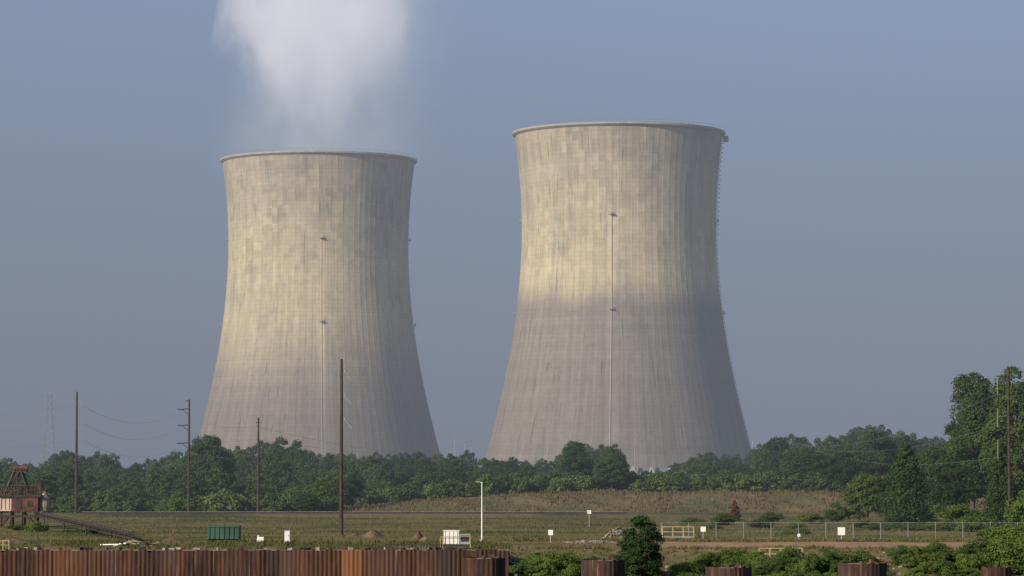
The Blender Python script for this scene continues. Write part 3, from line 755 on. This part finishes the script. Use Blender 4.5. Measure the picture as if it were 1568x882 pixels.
# thin veil that spills around the rim and drifts downwind
dxv=t.m('SUBTRACT',x,t.mr(z,160,240,2.0,16.0)); rv=t.m('SQRT',t.m('ADD',t.m('MULTIPLY',dxv,dxv),t.m('MULTIPLY',y,y)))
veil=t.m('MULTIPLY',t.mr(rv,18,62,0.0042,0.0),t.mr(z,142,160))
veil=t.m('MULTIPLY',veil,t.mr(wv,0.3,0.65,0.4,1.4))
d=t.m('MULTIPLY',d,t.mr(q,0.8,1.15,1.0,0.0)); d=t.m('ADD',d,veil)
sc=t.n('ShaderNodeVolumeScatter',inp={'Color':(0.95,0.95,0.96,1),'Density':d,'Anisotropy':0.0})
em=t.n('ShaderNodeEmission',inp={'Color':(0.40,0.395,0.43,1),'Strength':d})  # added glow standing in for multiple scattering inside the steam
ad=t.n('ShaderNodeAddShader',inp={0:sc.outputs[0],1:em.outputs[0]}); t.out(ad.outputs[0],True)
pm.cycles.volume_step_rate=0.6
b=MB(); vs=[];fs=[];n=24; zz=[142,160,175,195,215,240,262]; rr=[64]*7
for z_,r_ in zip(zz,rr):
    cxo=2+14*max(0,min(1,(z_-160)/80))
    for i in range(n): a=6.283185*i/n; vs.append((cxo+r_*math.cos(a),r_*math.sin(a),z_))
for j in range(len(zz)-1):
    for i in range(n): fs.append((j*n+i,j*n+(i+1)%n,(j+1)*n+(i+1)%n,(j+1)*n+i))
fs.append(tuple(range(n))[::-1]); fs.append(tuple(range((len(zz)-1)*n,len(zz)*n)))
b.add(vs,fs,pm); b.obj('steam_plume',(X_(487,D2),D2,0))
# ---------------------------------------------------------------- haze
def haze(name,SG,hc,c,d):
    hm,t=newmat(name)
    ab=t.n('ShaderNodeVolumeAbsorption',inp={'Color':(0,0,0,1),'Density':SG})
    em=t.n('ShaderNodeEmission',inp={'Color':(*hc,1),'Strength':SG})  # haze brightness is emitted here instead of scattered from sun and sky
    ad=t.n('ShaderNodeAddShader',inp={0:ab.outputs[0],1:em.outputs[0]}); t.out(ad.outputs[0],True)
    b=MB(); b.box(c,d,hm); b.obj(name)
haze('morning_haze',0.00040,(0.235,0.262,0.318),(0,1450,190),(3600,2200,420))

# ---------------------------------------------------------------- light
AZ=49;EL=25
sv=Vector((-math.sin(math.radians(AZ))*math.cos(math.radians(EL)),-math.cos(math.radians(AZ))*math.cos(math.radians(EL)),math.sin(math.radians(EL))))
sd=bpy.data.lights.new('sun','SUN'); sd.energy=4.8; sd.angle=math.radians(0.5); sd.color=(1.0,0.885,0.70)
so=bpy.data.objects.new('sun',sd); so.rotation_euler=(-sv).to_track_quat('-Z','Y').to_euler(); so.location=(-200,-200,300); COL.objects.link(so)
W=bpy.data.worlds.new('World'); scene.world=W; W.use_nodes=True
class WN(NT):
    def __init__(s,tree): s.t=tree; tree.nodes.clear()
t=WN(W.node_tree)
sky=t.n('ShaderNodeTexSky'); sky.sky_type='NISHITA'; sky.sun_disc=False; sky.sun_elevation=math.radians(EL); sky.sun_rotation=math.radians(180+AZ); sky.dust_density=2.0
b1=t.n('ShaderNodeBackground',inp={'Color':sky.outputs[0],'Strength':0.10})
gen=t.n('ShaderNodeTexCoord').outputs['Generated']; sp=t.n('ShaderNodeSeparateXYZ',inp={0:gen})
cr=t.n('ShaderNodeValToRGB'); e=cr.color_ramp.elements
t.t.links.new(sp.outputs[2],cr.inputs[0])
e[0].position=0.0; e[0].color=(0.155,0.185,0.250,1); e[1].position=0.16; e[1].color=(0.27,0.42,0.70,1)
for p,c in((0.04,(0.182,0.225,0.315,1)),(0.09,(0.21,0.29,0.44,1)),(0.135,(0.25,0.375,0.61,1))):
    q=e.new(p); q.color=c
rgt=t.mr(sp.outputs[0],-0.18,0.18,0.93,1.08)
b2=t.n('ShaderNodeBackground',inp={'Color':cr.outputs[0],'Strength':rgt})
fac=t.mr(sp.outputs[2],0.15,0.4,0.95,0.0)
mx=t.n('ShaderNodeMixShader',inp={0:fac,1:b1.outputs[0],2:b2.outputs[0]})
o=t.n('ShaderNodeOutputWorld'); t.t.links.new(mx.outputs[0],o.inputs[0])
scene.view_settings.view_transform='Standard'; scene.view_settings.look='None'; scene.view_settings.exposure=0
cam=bpy.data.cameras.new('camera'); co=bpy.data.objects.new('camera',cam); COL.objects.link(co)
cam.sensor_width=36; cam.lens=36*F/1568; cam.clip_start=1; cam.clip_end=30000
co.location=(0,0,CH); co.rotation_euler=(math.radians(90)+math.atan((HY-441)/F),0,0)
scene.camera=co
